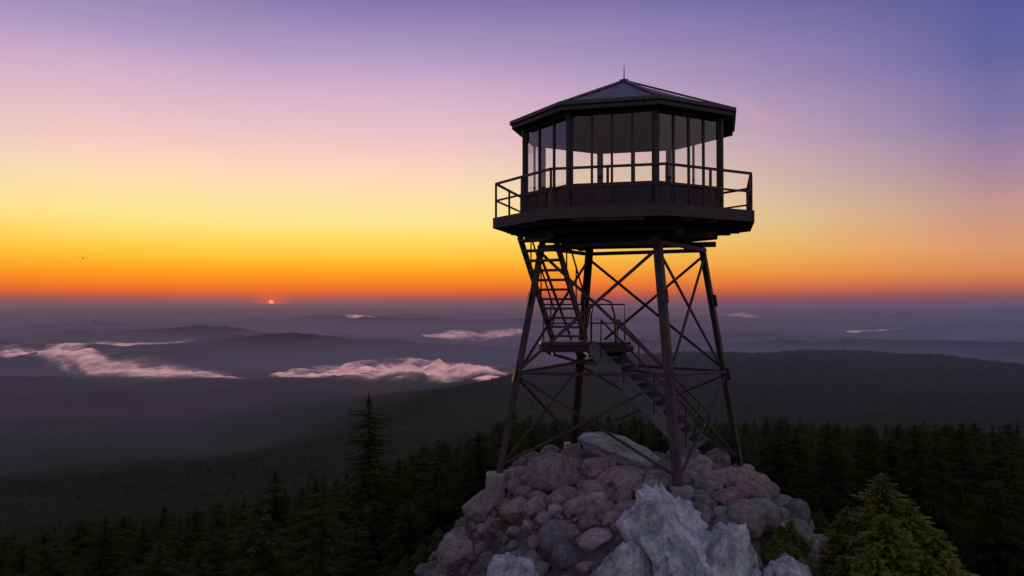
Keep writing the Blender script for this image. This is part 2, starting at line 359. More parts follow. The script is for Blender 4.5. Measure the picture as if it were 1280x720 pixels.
# ------------------------------------------------------------ tower
T=link(bpy.data.objects.new('fire_lookout_tower',None)); T.location=(CX,CY,CZ)
top(T,'dark steel fire lookout tower with octagonal glazed cabin on boulders','lookout tower')
ROT=-82.5
OC=[ROT+45*k for k in range(8)]
def P(a,R_,z): t=math.radians(a); return Vector((R_*math.sin(t),-R_*math.cos(t),z-CZ))
def poly(R_,angs=OC): return [(P(a,R_,0).x,P(a,R_,0).y) for a in angs]
RC=2.30; DZ=1.84; WS=2.35; WT=3.85
b=B(); b.prism(poly(2.93),DZ-.07-CZ,DZ-CZ); deck=b.obj('deck',M['deckm'],T)
b=B(); b.ring(poly(3.0),poly(2.935),DZ-.20-CZ,DZ+.03-CZ); b.obj('fascia',M['deckm'],deck)
rot=Matrix.Rotation(math.radians(ROT+67.5),3,'Z')
for off in (-1.3,1.3):
    for ax in (0,1):
        b=B(); l=2.0
        if ax==0: p=Vector((-l,off,0)); q=Vector((l,off,0)); z0=1.37
        else: p=Vector((off,-l,0)); q=Vector((off,l,0)); z0=1.375
        p=rot@p; q=rot@q; p.z=q.z=z0-CZ
        b.beam(p,q,.15,.12+.01*ax); b.obj('beam',M['under'],T,.01)
for k in range(13):
    off=-2.7+k*.45; l=math.sqrt(max(.3,2.80**2-off**2))*.95
    p=rot@Vector((-l,off,1.67-CZ)); q=rot@Vector((l,off,1.67-CZ))
    b=B(); b.beam(p,q,.07,.18); b.obj('joist',M['under'],deck)
b=B(); b.prism(poly(2.2),1.445-CZ,1.57-CZ); b.obj('floor_box',M['under'],T,.01)
for k in range(8):
    a0,a1=OC[k],OC[k]+45
    b=B(); p=P(a0,RC,0);q=P(a1,RC,0);p.z=q.z=0
    d=(q-p).normalized(); n=Vector((p+q)).normalized()
    L=(q-p).length
    def pt(s_,z,o=0): 
        w=p+d*s_-n*o; w.z=z-CZ; return w
    b.beam(pt(.04,(DZ+WS)/2,.04),pt(L-.04,(DZ+WS)/2,.04),.06,WS-DZ)
    for s_ in np.linspace(.10,L-.10,5):
        b.beam(pt(s_,DZ+.01,.0),pt(s_,WS-.01,.0),.05,.03,up=n)
    b.obj('wall',M['wallm'],T)
    b=B()
    b.beam(pt(0.03,WS+.03,.03),pt(L-.03,WS+.03,.03),.11,.055)
    b.beam(pt(.03,WT-.02,.03),pt(L-.03,WT-.02,.03),.10,.05)
    fr_=[0,.27,.5,.73,1] if k in (1,2) else ([0,.34,.67,1] if k in (0,3) else [0,.5,1])
    for m,fq in enumerate(fr_):
        s_=min(max(fq*L,.06),L-.06); w=.06 if m in(0,len(fr_)-1) else .045
        b.beam(pt(s_,WS+.055,.03),pt(s_,WT-.05,.03),w,.05,up=n)
    wn=b.obj('window',M['framem'],T,.004)
    b=B(); vs=[pt(.06,WS+.05,.035),pt(L-.06,WS+.05,.035),pt(L-.06,WT-.045,.035),pt(.06,WT-.045,.035)]
    b.add(vs,[(0,1,2,3)]); b.obj('pane',M['glass'],wn)
    b=B(); c=P(a0,RC-.01,0); b.beam((c.x,c.y,DZ-CZ),(c.x,c.y,WT-CZ),.09,.09,up=(c.x/RC,c.y/RC,0)); b.obj('corner_post',M['framem'],T,.01)
b=B(); b.prism(poly(2.22),3.855-CZ,3.87-CZ); b.obj('ceiling',M['inner'],T)
b=B(); RR=2.56
rings=[(RR,4.01),(RR*.5,4.50),(.16,4.955)]
vs=[];fs=[]
for (r_,z) in rings:
    vs+=[P(a,r_,z) for a in OC]
for i_ in range(2):
    for j_ in range(8): fs.append((i_*8+j_,i_*8+(j_+1)%8,(i_+1)*8+(j_+1)%8,(i_+1)*8+j_))
vs.append(P(0,0,5.0)); fs+=[(16+j_,16+(j_+1)%8,24) for j_ in range(8)]
b.add(vs,fs); roof=b.obj('roof',M['roof'],T)
b=B()
for a in OC: b.beam(P(a,RR+.02,4.02),P(a,.15,4.99),.08,.04)
b.obj('hip_cap',M['roof'],roof,.01)
b=B(); b.ring(poly(2.58),poly(2.50),3.855-CZ,4.02-CZ); b.obj('fascia',M['framem'],roof,.01)
b=B(); b.ring(poly(2.63),poly(2.585),3.95-CZ,4.035-CZ); b.obj('gutter',M['stair'],roof,.01)
b=B(); b.ring(poly(2.495),poly(2.24),3.86-CZ,3.885-CZ); b.obj('soffit',M['wallm'],roof)
b=B(); b.tube([P(0,0,4.94),P(0,0,5.06)],[.17,.10],12); b.obj('roof_vent',M['stair'],roof)
b=B(); b.tube([P(0,0,5.02),P(0,0,5.4)],[.016,.008],6); b.obj('antenna',M['steel2'],roof)
b=B(); b.tube([(0,0,DZ-CZ),(0,0,2.55-CZ)],[.16,.12],8); b.tube([(0,0,2.55-CZ),(0,0,2.62-CZ)],[.32,.32],16); b.beam((-.2,0,2.66-CZ),(.2,0,2.66-CZ),.03,.12); b.obj('fire_finder_stand',M['wallm'],T)
rail=B(); RT=2.63
for k in range(8):
    p=P(OC[k],2.93,0); q=P(OC[k]+45,2.93,0)
    for z in (RT,(RT+DZ)/2+.02):
        rail.beam((p.x,p.y,z-CZ),(q.x,q.y,z-CZ),.05 if z==RT else .038)
rl=rail.obj('railing',M['steel'],T,.006)
for k in range(8):
    p=P(OC[k],2.93,0); q=P(OC[k]+45,2.93,0)
    for t in (0,.5):
        c=p.lerp(q,t); b=B(); b.beam((c.x,c.y,DZ+.005-CZ),(c.x,c.y,RT-.027-CZ),.05); b.obj('post',M['steel'],rl,.006)
LA=[12,104,199,283]
base=[]; topp=[]
ZTOP=1.34; ZBS=[-3.50,-3.85,-3.70,-3.72]
for a,zb in zip(LA,ZBS):
    base.append(P(a,2.98,zb)); topp.append(P(a,2.0,ZTOP))
for i_,a in enumerate(LA):
    b=B(); d=(topp[i_]-base[i_]); b.angle(base[i_]-d*.02,topp[i_]+d*.01,.155,.03,-Vector((topp[i_].x,topp[i_].y,0)))
    lg=b.obj('leg',M['steel'],T)
    for t in (.42,.75):
        b=B(); c=base[i_].lerp(topp[i_],t); dd=d.normalized(); b.beam(c-dd*.14,c+dd*.14,.16,.03,up=Vector((c.x,c.y,0)).normalized()); b.obj('splice_plate',M['steel2'],lg)
    c=base[i_]; b=B(); s_=.20
    vs=[(c.x+x*s_*k_,c.y+y*s_*k_,c.z+z) for z,k_ in((-.9,1.3),(.03,1)) for x,y in((-1,-1),(1,-1),(1,1),(-1,1))]
    b.add(vs,[(0,3,2,1),(4,5,6,7),(0,1,5,4),(1,2,6,5),(2,3,7,6),(3,0,4,7)]); b.obj('footing',M['conc'],lg,.03)
def onleg(i_,t): return base[i_].lerp(topp[i_],t)
tm=.43
for i_ in range(4):
    k=(i_+1)%4
    def seg(name,p,q,w,off=0):
        b=B(); mid=((p+q)/2); o=Vector((mid.x,mid.y,0)).normalized(); b.beam(p-o*off,q-o*off,w,.035,up=o); return b.obj(name,M['steel'],T)
    seg('girt',onleg(i_,tm),onleg(k,tm),.07,.0)
    seg('girt',onleg(i_,.975),onleg(k,.975),.09,.0)
    seg('brace',onleg(i_,tm),onleg(k,.96),.06,.03); seg('brace',onleg(k,tm),onleg(i_,.96),.06,.08)
    seg('brace',onleg(i_,.03),onleg(k,tm-.01),.055,.03); seg('brace',onleg(k,.03),onleg(i_,tm-.01),.055,.08)
b=B(); b.beam(onleg(0,tm),onleg(2,tm),.05,.05); b.obj('girt',M['steel2'],T)
def lv(x,dy,z): return Vector((x,dy,z-CZ))
def stair(p0,p1,width,n,rails=True,tread=.25,solid=False,mat='stair',sh=.22):
    d=p1-p0; hd=Vector((d.x,d.y,0)).normalized(); sd=Vector((-hd.y,hd.x,0))
    b=B()
    for s_ in (-1,1):
        o=sd*s_*(width/2); b.beam(p0+o,p1+o,.05,sh)
    st=b.obj('staircase',M[mat],T,.005)
    for k in range(n):
        c=p0+d*((k+.5)/n); b=B(); b.beam(c-sd*(width/2-.02),c+sd*(width/2-.02),tread,.05)
        if solid: b.beam(c-sd*(width/2-.03)-hd*(tread/2-.02)+Vector((0,0,-.10)),c+sd*(width/2-.03)-hd*(tread/2-.02)+Vector((0,0,-.10)),.02,.17)
        b.obj('step',M[mat],st)
    if rails:
        b=B(); 
        for s_ in (-1,1):
            o=sd*s_*(width/2+.02); u=Vector((0,0,.85))
            b.tube([p0+d*.12+o+u,p1+o+u,p1+o+u*.8+hd*.15,p1+o+u*.35],.022,6)
            for t in (.12,.35,.65,.95): b.tube([p0+d*t+o,p0+d*t+o+u],.018,6)
        b.obj('handrail',M['steel2'],st)
    return st
stair(lv(-2.02,-.85,1.45),lv(-1.22,.45,-.88),.86,11,tread=.29,sh=.17)
b=B(); 
lp=[(-1.9,.05),(.15,.05),(.15,1.1),(-1.9,1.1)]
b.prism(lp,-.98-CZ,-.90-CZ); ld=b.obj('landing',M['stair'],T,.01)
b=B()
for y_ in (.05,1.1): b.beam((-1.9,y_,-1.06-CZ),(.2,y_,-1.06-CZ),.07,.14)
for x_ in (-1.6,-.8,0): b.beam((x_,.0,-1.17-CZ),(x_,1.15,-1.17-CZ),.06,.08)
b.obj('landing_beam',M['steel2'],ld)
b=B()
u=.85
b.tube([(-1.8,1.05,-.9-CZ),(-1.8,1.05,-.9+u-CZ),(.15,1.05,-.9+u-CZ),(.15,1.05,-.9-CZ)],.022,6)
b.tube([(-.75,.08,-.9-CZ),(-.75,.08,-.30-CZ),(-.68,.08,-.0-CZ),(-.5,.08,.08-CZ),(-.3,.08,-.0-CZ),(-.22,.08,-.3-CZ),(-.2,.08,-.9-CZ)],.025,6)
b.tube([(-1.8,1.05,-.5-CZ),(.15,1.05,-.5-CZ)],.018,6)
b.obj('landing_railing',M['steel2'],ld)
b=B(); b.beam(onleg(3,tm),lv(.1,.5,-1.2),.06,.06); b.beam(onleg(2,tm),lv(-1.7,1.0,-1.2),.06,.06); b.obj('landing_strut',M['steel2'],ld)
stair(lv(-.55,.50,-.98),lv(1.5,-.55,-3.2),1.05,12,tread=.30,solid=True,mat='trim',sh=.32)

# ------------------------------------------------------------ rocks
import bmesh
def rock_mesh(seed,sub=4,cuts=9,rough=.10,mat=None,name='boulder',lo=.55,hi=.85,ridge=0):
    rnd=random.Random(seed); bm=bmesh.new(); bmesh.ops.create_icosphere(bm,subdivisions=sub,radius=1)
    pl=[]
    for _ in range(cuts):
        n=Vector((rnd.gauss(0,1),rnd.gauss(0,1),rnd.gauss(0,.6 if ridge else 1))).normalized(); pl.append((n,rnd.uniform(lo,hi)))
    off=Vector((seed*3.1,seed*1.7,0))
    for v_ in bm.verts:
        p=v_.co.copy()
        if ridge:
            q=Vector((p.x*1.7,p.y*1.7,p.z*.6))+off
            p*=1+ridge*(.5-abs(mnoise.noise(q)*2.2))+ridge*.45*(.5-abs(mnoise.noise(q*2.6)*2))
        for n,dd in pl:
            k=p.dot(n)-dd
            if k>0: p-=n*k*.95
        q=p*1.3+off
        e=mnoise.fractal(q,1.0,2.0,4)*rough+mnoise.fractal(q*4.5,.9,2.1,3)*rough*.3
        v_.co=p*(1+e)
    for f_ in bm.faces: f_.smooth=True
    me=bpy.data.meshes.new(name); bm.to_mesh(me); bm.free(); me.materials.append(mat); return me
RK=[rock_mesh(s_,4,c_,.12,M['rock'],lo=.58,hi=.92) for s_,c_ in zip(range(1,17),[6,8,10,5,7,12,6,9,5,8,7,11,9,13,7,8])]
placed=[]
def boulder(mesh,x,y,z,sx,sy,sz,rz,tilt,label,group='boulders piled round the tower base'):
    o=link(bpy.data.objects.new('boulder',mesh)); o.location=(x,y,z); o.scale=(sx,sy,sz); o.rotation_euler=(tilt[0],tilt[1],rz); top(o,label,'rock',None,group); return o
big=[
 (838,702,13.1,.86,.90,1.26,1,(.12,-.16),.3,'tall pale blue-white fractured outcrop rising from the boulder pile'),
 (900,728,12.8,.66,.7,.95,1,(.08,.32),1.2,'craggy pale rock shoulder leaning against the outcrop'),
 (775,735,12.7,.54,.6,.84,1,(-.08,-.40),2.2,'pale angular slab leaning on the outcrop'),
 (850,755,12.1,.72,.5,.70,1,(.15,.0),4.2,'jagged pale rock at the foot of the outcrop'),
 (634,726,12.7,.54,.45,.50,1,(.2,.1),.5,'pale blocky rock at the foot of the boulder pile'),
 (982,730,12.6,.40,.4,.42,1,(-.1,.2),3.,'pale split rock beside the shrubs'),
 (692,592,15.9,.52,.45,.42,0,(.1,.1),1.,'rounded light boulder beside the tower leg'),
 (778,566,18.3,1.30,.6,.36,1,(-.25,.42),0.,'long pale sloping slab lying between the tower legs'),
 (738,632,14.9,.44,.4,.36,0,(.1,.1),1.4,'pinkish boulder below the tower'),
 (905,604,16.5,.50,.45,.36,0,(.1,-.1),2.,'grey boulder beside the tower leg'),
 (778,604,16.0,.58,.5,.34,0,(.05,.1),3.1,'rusty brown boulder beneath the tower'),
 (600,632,15.2,.36,.3,.32,0,(.1,.1),.8,'grey boulder on the pile edge'),
 (945,645,14.6,.42,.4,.36,0,(.1,.2),4.,'grey weathered boulder near the outcrop'),
 (700,672,13.9,.42,.4,.36,0,(.1,.1),2.2,'large grey boulder on the pile front'),
 (990,668,14.4,.38,.35,.32,0,(.1,.1),1.2,'grey boulder at the pile edge by the firs'),
 (568,690,13.8,.38,.36,.36,0,(.1,.1),5.2,'broad grey boulder at the drop-off')]
for i_,(a,c,D,sx,sy,sz,pale,tilt,rz,lab) in enumerate(big):
    x,y,z=px(a,c,D); rg=(.30 if i_<4 else .2) if (pale and i_!=7) else (.05 if pale else 0)
    me=rock_mesh(40+i_,6 if i_<4 else 5,12 if pale else 8,.14 if pale else .11,M['pale'] if pale else M['rock'],lo=.58,hi=.98,ridge=rg)
    boulder(me,x,y,z,sx,sy,sz,rz,tilt,lab,None if pale else 'boulders piled round the tower base')
    placed.append((x,y,max(sx,sy)*.82))
rnd=random.Random(5); cnt=0
lbl=['rough grey granite boulder in the summit rock pile','rounded lichen-stained boulder in the summit rock pile','small weathered boulder wedged in the rock pile']
smallk=[]
for tr in range(36000):
    x=CX+rnd.uniform(-6,6); y=CY+rnd.uniform(-7.5,2.6)
    r_=rnd.uniform(.25,.42) if tr<800 else (rnd.uniform(.15,.28) if tr<7000 else rnd.uniform(.08,.15))
    if x<CX-1.0 and r_>.26: r_*=.75
    e=float(reff(np.array(x-CX),np.array(y-CY)))
    if e>5.3+.5*math.sin(x*2.1+y) or x>CX+3.9+.3*math.sin(y*3): continue
    if any((x-a)**2+(y-c)**2<((r_+d)*.79)**2 for a,c,d in placed): continue
    if any((x-CX-bb.x)**2+(y-CY-bb.y)**2<(r_+.12)**2 for bb in base): continue
    placed.append((x,y,r_)); z=Hs(x,y)+r_*rnd.uniform(.05,.6)
    vis=y<CY+1.0 and abs(x/y)<.7 and HY-F*(z+r_)/y<728
    args=(rnd.choice(RK),x,y,z,r_*rnd.uniform(1,1.4),r_*rnd.uniform(.9,1.25),r_*rnd.uniform(.65,.95),rnd.uniform(0,6.28),(rnd.uniform(-.5,.5),rnd.uniform(-.5,.5)),rnd.choice(lbl))
    if vis and cnt<280 and r_>.13: boulder(*args); cnt+=1
    else: smallk.append((x,y,z,r_))
bm=bmesh.new(); bmesh.ops.create_icosphere(bm,subdivisions=3,radius=1); tv=np.array([v_.co[:] for v_ in bm.verts]); tf=np.array([[v_.index for v_ in f_.verts] for f_ in bm.faces]); bm.free()
def stones(P_,R_,seed):
    n=len(P_); r2=np.random.default_rng(seed)
    sc=R_[:,None,None]*r2.uniform(.7,1.25,(n,1,3)); dirs=r2.normal(size=(n,6,3)); dirs/=np.linalg.norm(dirs,axis=2,keepdims=True); lim=r2.uniform(.55,.88,(n,6))
    V=np.repeat(tv[None],n,0)
    for q in range(6):
        k=np.einsum('nvi,ni->nv',V,dirs[:,q])-lim[:,q:q+1]; k=np.clip(k,0,None); V=V-k[...,None]*dirs[:,q][:,None,:]*.92
    V=V*sc+P_[:,None,:]
    return V.reshape(-1,3),(tf[None]+(np.arange(n)*len(tv))[:,None,None]).reshape(-1,3)
sk=np.array(smallk)
n=1800; gx=CX+rng.uniform(-6,5.5,n); gy=CY+rng.uniform(-8,3.5,n); e=reff(gx-CX,gy-CY); k=e<5.8; gx=gx[k];gy=gy[k]; gz=H(gx,gy)
PP=np.concatenate([sk[:,:3],np.stack([gx,gy,gz+.02],-1)]); RRs=np.concatenate([sk[:,3],rng.uniform(.03,.10,len(gx))])
V,FF=stones(PP,RRs,3)
gr=link(bpy.data.objects.new('loose_stones',mesh_np('loose_stones',V,FF,[M['gravel']],True))); top(gr,'loose broken stones filling gaps between boulders','stones','stuff')

# ------------------------------------------------------------ trees
def spruce(seed,tiers=34,nb=9,rad=.2,start=.06,dens=1.0,sparse_top=.0,pow_=.8,lift=0.0,prof=None):
    r=random.Random(seed); v=[];f=[]
    def tri(a,b_,c): n=len(v); v.extend([tuple(a),tuple(b_),tuple(c)]); f.append((n,n+1,n+2))
    ph=r.uniform(0,6)
    for t in range(tiers):
        u=start+(1-start)*(t+r.uniform(-.3,.3))/tiers; u=min(max(u,start),.985)
        Rr=rad*((1-u)**pow_)*(1.0 if u>start+.1 else .75)*r.uniform(.82,1.12)+.008
        if prof: Rr=np.interp(u,prof[0],prof[1])*r.uniform(.75,1.25)
        k=max(4,int(nb*dens*(1-.35*u)))
        a0=r.uniform(0,6.28)
        for b_ in range(k):
            if r.random()<.08+sparse_top*(u>.5): continue
            az=a0+b_*6.283/k+r.uniform(-.3,.3); L=Rr*r.uniform(.6,1.15)*(1+.18*math.sin(az*2+ph+u*9))
            dr=Vector((math.cos(az),math.sin(az),0)); sd=Vector((-dr.y,dr.x,0)); droop=r.uniform(.22,.5)*(1-.6*u)-lift
            z0=u+r.uniform(-.008,.008)
            def pos(s_): return dr*L*s_+Vector((0,0,z0-droop*L*s_*(1.25-.6*s_)))
            m=7
            for q in range(m):
                s0=q/m+.04; p=pos(s0); pn=pos(min(s0+.3,1.08)); w=L*.42*(1-s0*.72)*r.uniform(.7,1.2)
                for s_ in (-1,1):
                    tip=pos(s0+.20)+sd*s_*w+Vector((0,0,-w*r.uniform(.15,.5)*(1 if lift==0 else r.uniform(-1,.8))))
                    tri(p-dr*L*.06,pos(s0+.13),tip)
                if q%2==0: tri(p+sd*L*.06,p-sd*L*.06,pn+Vector((0,0,-L*.2)))
            tri(pos(.75)+sd*L*.05,pos(.75)-sd*L*.05,pos(1.12))
    for k in range(6):
        az=k*1.05; tri((0,0,1.0),(math.cos(az)*.012,math.sin(az)*.012,.93),(math.cos(az+1)*.012,math.sin(az+1)*.012,.93))
    return np.array(v),np.array(f)
def trunkmesh(name):
    b=B(); b.tube([(0,0,-.12),(0,0,0),(.002,0,.3),(0,.002,.6),(0,0,.98)],[.02,.017,.012,.007,.0015],8)
    for k in range(14):
        a=k*2.4; z=.1+k*.06; L=.1*(1-z); b.tube([(0,0,z),(math.cos(a)*L,math.sin(a)*L,z-.02*L)],[.003,.0012],4)
    me=bpy.data.meshes.new(name); me.from_pydata(b.v,[],b.f); me.materials.append(M['trunk']); return me
TM=trunkmesh('trunk')
crowns=[]
for s_,(ti,nb,rad,sp) in enumerate([(40,14,.28,0),(38,13,.25,.0),(42,15,.30,0),(36,12,.23,.05),(40,14,.27,.0),(40,14,.29,.0),(38,13,.26,.02)]):
    a,c=spruce(100+s_,ti,nb,rad,.04,1,sp,[.62,.7,.55,.8,.58,.5,.75][s_]); crowns.append(mesh_np('crown',a,c,[M['needle']]))
# ragged crown: club-shaped top, thin neck, fuller skirts
a,c=spruce(300,40,12,.185,.05,1,.04,.45,prof=([0,.1,.3,.5,.62,.70,.76,.84,.90,.96,1],[.14,.18,.17,.14,.115,.080,.075,.10,.085,.035,.008])); herocrown=mesh_np('crown',a,c,[M['needle']])
yc=[]
for s_ in range(3):
    a,c=spruce(200+s_,60,20,.36,.02,1.2,0,.72,lift=.45); yc.append(mesh_np('crown',a,c,[M['young']]))
def tree(x,y,z,h,crown,wid,label,group,cat='tree',name='spruce_tree'):
    e=link(bpy.data.objects.new(name,None)); e.location=(x,y,z); e.rotation_euler=(rnd.uniform(-.04,.04),rnd.uniform(-.04,.04),rnd.uniform(0,6.28)); e.scale=(h*wid,h*wid,h)
    e.empty_display_size=.1
    t=link(bpy.data.objects.new('trunk',TM)); t.parent=e; c=link(bpy.data.objects.new('crown',crown)); c.parent=e
    top(e,label,cat,None,group); return e
def tl(x):
    return np.interp(x,[-300,0,150,330,400,480,560,640,760,920,1000,1280,1600],[688,660,634,602,586,560,530,510,514,518,518,526,535])
hx,hy,hz=px(462,488,31); g=Hs(hx,hy); tree(hx,hy,g-.1,hz-g+.1,herocrown,1.0,'tall slim dark spruce with ragged clubbed top above its neighbours','spruces on the summit slopes')
x,y,z=px(337,582,29); g=Hs(x,y); tree(x,y,g-.1,z-g+.1,crowns[0],.8,'dark spruce standing out lower on the slope','spruces on the summit slopes')
for (a,c,D) in [(505,574,30),(545,594,26),(590,548,42),(395,618,27),(640,512,60),(975,528,40),(1180,528,46)]:
    x,y,z=px(a,c,D); g=Hs(x,y); tree(x,y,g-.1,z-g+.1,rnd.choice(crowns),.95,'dark spruce on the steep summit slope','spruces on the summit slopes')
cand=[]; pos=[(hx,hy)]
for tr in range(20000):
    azc=math.radians(rnd.uniform(-42,42)); d=math.sqrt(rnd.uniform(14**2,130**2)); x=d*math.sin(azc); y=d*math.cos(azc)
    e=float(reff(np.array(x-CX),np.array(y-CY)))
    if e<6.8: continue
    if any((x-a)**2+(y-c)**2<1.75**2 for a,c in pos): continue
    ppx=640+F*x/y
    g=Hs(x,y); h=rnd.choice([rnd.uniform(3.5,6),rnd.uniform(4.5,7.5),rnd.uniform(6,8.5)])
    lim=HY-(tl(ppx)+rnd.choice([rnd.uniform(0,14),rnd.uniform(6,26)])); zmax=lim/F*y
    if 515<ppx<1065 and y<CY-1: zmax=min(zmax,(HY-760)/F*y)
    if 560<ppx<1040 and y<24 : zmax=min(zmax,(HY-600)/F*y)
    if 400<ppx<520 and y<30: zmax=min(zmax,(HY-622)/F*y)
    h=min(h,zmax-g)
    if h<2.2: continue
    pos.append((x,y)); cand.append((h/y if abs(ppx-640)<720 and HY-F*(g+h)/y<735 else 0,x,y,g,h))
cand=[c for c in cand if c[0]>0]; cand.sort(reverse=True)
for i_,(w,x,y,g,h) in enumerate(cand[:284]):
    tree(x,y,g-.1,h+.1,rnd.choice(crowns),rnd.uniform(.85,1.15) if h>4 else rnd.uniform(1.0,1.3),'dark spruce on the steep summit slope','spruces on the summit slopes')
for (a,c,D,w) in [(1094,588,13.4,1.0),(1136,622,13.2,1.05),(1062,632,13.6,.95),(1172,660,12.8,1.1),(1112,640,12.3,1.05),(1056,690,12.8,1.0),(1158,690,12.2,1.1),(1090,684,12.0,1.1)]:
    x,y,z=px(a,c,D); g=Hs(x,y); h=max(1.4,min(z-g,2.7)); tree(x,y,z-h,h,rnd.choice(yc),w,'yellow-green young fir growing beside the boulders','young firs beside the boulders',name='young_fir')
for (a,c,D,h) in [(985,648,13.7,.75),(968,668,13.2,.5),(976,655,13.4,.6)]:
    x,y,z=px(a,c,D); tree(x,y,z-h,h,rnd.choice(yc),1.4,'tiny green fir sapling rooted between boulders','young firs beside the boulders',name='young_fir')

def template(tiers,spk,seed,rad=.25):
    r=random.Random(seed); v=[];f=[]
    for t in range(tiers):
        u0=.04+.9*t/tiers; zt=min(1.0,u0+1.6/tiers); Rr=rad*(1-u0)**.8
        n=len(v); v.append((0,0,zt)); k=spk*2
        for j_ in range(k):
            a=6.283*j_/k+t; q=Rr*(r.uniform(.8,1.3) if j_%2==0 else r.uniform(.4,.65)); v.append((math.cos(a)*q,math.sin(a)*q,u0-(.04 if j_%2==0 else -.02)*r.uniform(.3,1.6)))
        for j_ in range(k): f.append((n,n+1+j_,n+1+(j_+1)%k))
    return np.array(v),np.array(f)
Vs=[];Fs=[];off=0
def merge(pts,hs,temps):
    global off
    sel=rng.integers(0,len(temps),len(pts))
    for ti,(tv_,tf_) in enumerate(temps):
        k=sel==ti; p=pts[k]; h=hs[k]; n=len(p)
        if n==0: continue
        an=rng.uniform(0,6.28,n); ca,sa=np.cos(an)[:,None],np.sin(an)[:,None]; w=rng.uniform(.8,1.4,n)[:,None]
        x=(tv_[None,:,0]*ca-tv_[None,:,1]*sa)*h[:,None]*w; y=(tv_[None,:,0]*sa+tv_[None,:,1]*ca)*h[:,None]*w; z=tv_[None,:,2]*h[:,None]
        V=np.stack([x+p[:,0:1],y+p[:,1:2],z+p[:,2:3]],-1).reshape(-1,3); Vs.append(V)
        Fs.append((tf_[None]+(np.arange(n)*len(tv_))[:,None,None]).reshape(-1,3)+off); off+=len(V)
if len(cand)>284:
    c=np.array(cand[284:]); merge(np.stack([c[:,1],c[:,2],c[:,3]],-1),c[:,4],[template(14,8,s_,.32) for s_ in range(5)])
def scatter(n,d0,d1,hmin,hmax,temps,az=46):
    a=np.radians(rng.uniform(-az,az,n)); d=np.sqrt(rng.uniform(d0**2,d1**2,n)); x=d*np.sin(a); y=d*np.cos(a); z=H(x,y); h=rng.uniform(hmin,hmax,n)
    merge(np.stack([x,y,z-.2],-1),h,temps)
scatter(4800,122,260,3.5,8.0,[template(10,7,10+s_,.36) for s_ in range(5)])
scatter(15000,250,650,4,7.5,[template(6,5,20+s_,.38) for s_ in range(4)])
scatter(40000,640,2300,3,6,[template(3,4,30+s_,.6) for s_ in range(4)])
fo=link(bpy.data.objects.new('forest',mesh_np('forest',np.concatenate(Vs),np.concatenate(Fs),[M['needle_far']]))); top(fo,'dark conifer forest covering the lower mountain slopes','forest','stuff')
n=6500; a=np.radians(rng.uniform(-44,44,n)); d=np.sqrt(rng.uniform(10**2,60**2,n)); x=d*np.sin(a); y=d*np.cos(a); k=reff(x-CX,y-CY)>5.6; x=x[k];y=y[k]; z=H(x,y)
zt=(HY-tl(640+F*x/y)-30)/F*y
Vs=[];Fs=[];off=0
h=np.clip(np.minimum(rng.uniform(.4,1.4,len(x)),zt-z),.1,2)
merge(np.stack([x,y,z-.1],-1),h,[template(6,9,60+s_,.55) for s_ in range(4)])
ug=link(bpy.data.objects.new('undergrowth',mesh_np('undergrowth',np.concatenate(Vs),np.concatenate(Fs),[M['needle']]))); top(ug,'low scrub and seedlings between the spruces','undergrowth','stuff')

# ------------------------------------------------------------ bird
b=B(); bx=Vector(px(103,323,75))
b.tube([(-.30,0,0),(-.2,0,.01),(-.05,0,.02),(.12,0,.02),(.22,0,.03),(.28,0,.02),(.33,0,.01)],[.03,.045,.075,.075,.045,.045,.008],8)
for s_ in (-1,1):
    vs=[(.12,s_*.05,.04),(-.08,s_*.05,.04),(.10,s_*.30,.14),(-.07,s_*.30,.13),(.0,s_*.62,.08),(-.06,s_*.60,.07)]
    vs+=[(x_,y_,z_+.012) for x_,y_,z_ in vs]
    b.add(vs,[(0,1,3,2),(2,3,5,4),(6,8,9,7),(8,10,11,9),(0,2,8,6),(2,4,10,8),(1,7,9,3),(3,9,11,5),(4,5,11,10)])
b.add([(-.28,-.02,0),(-.28,.02,0),(-.44,.08,0),(-.44,-.08,0)],[(0,1,2,3)])
bo=b.obj('bird',M['bird']); bo.location=bx; bo.rotation_euler=(0.1,0,math.radians(115)); bo.scale=(.8,.8,.8); top(bo,'dark bird gliding with wings spread at sunset','bird')

# ------------------------------------------------------------ world
W=bpy.data.worlds.new('World'); S.world=W; W.use_nodes=True; nt=W.node_tree
for q in list(nt.nodes): nt.nodes.remove(q)
tc=N(nt,'ShaderNodeTexCoord'); D_=tc.outputs['Generated']
sp=N(nt,'ShaderNodeSeparateXYZ'); nt.links.new(D_,sp.inputs[0])
wn=N(nt,'ShaderNodeTexNoise'); wn.inputs['Scale'].default_value=1.0; wn.inputs['Detail'].default_value=5; mpw=N(nt,'ShaderNodeMapping'); nt.links.new(D_,mpw.inputs[0]); mpw.inputs['Scale'].default_value=(2.2,2.2,14); nt.links.new(mpw.outputs[0],wn.inputs[0])
z=math_(nt,'ADD',sp.outputs[2],math_(nt,'MULTIPLY',math_(nt,'SUBTRACT',wn.outputs[0],.5),math_(nt,'MULTIPLY',sp.outputs[2],.12)))
def rs(l): return [(p,lin(c)) for p,c in l]
r1=ramp(nt,rs([(0,(128,84,96)),(.006,(164,84,78)),(.013,(216,100,52)),(.024,(245,127,34)),(.04,(254,163,32)),(.058,(255,196,56)),(.08,(255,218,102)),(.105,(255,228,146)),(.14,(253,222,174)),(.175,(246,209,191)),(.21,(234,193,198)),(.25,(214,178,202)),(.30,(178,155,196)),(.36,(130,119,174)),(.5,(94,92,147)),(1,(126,126,164))]),z)
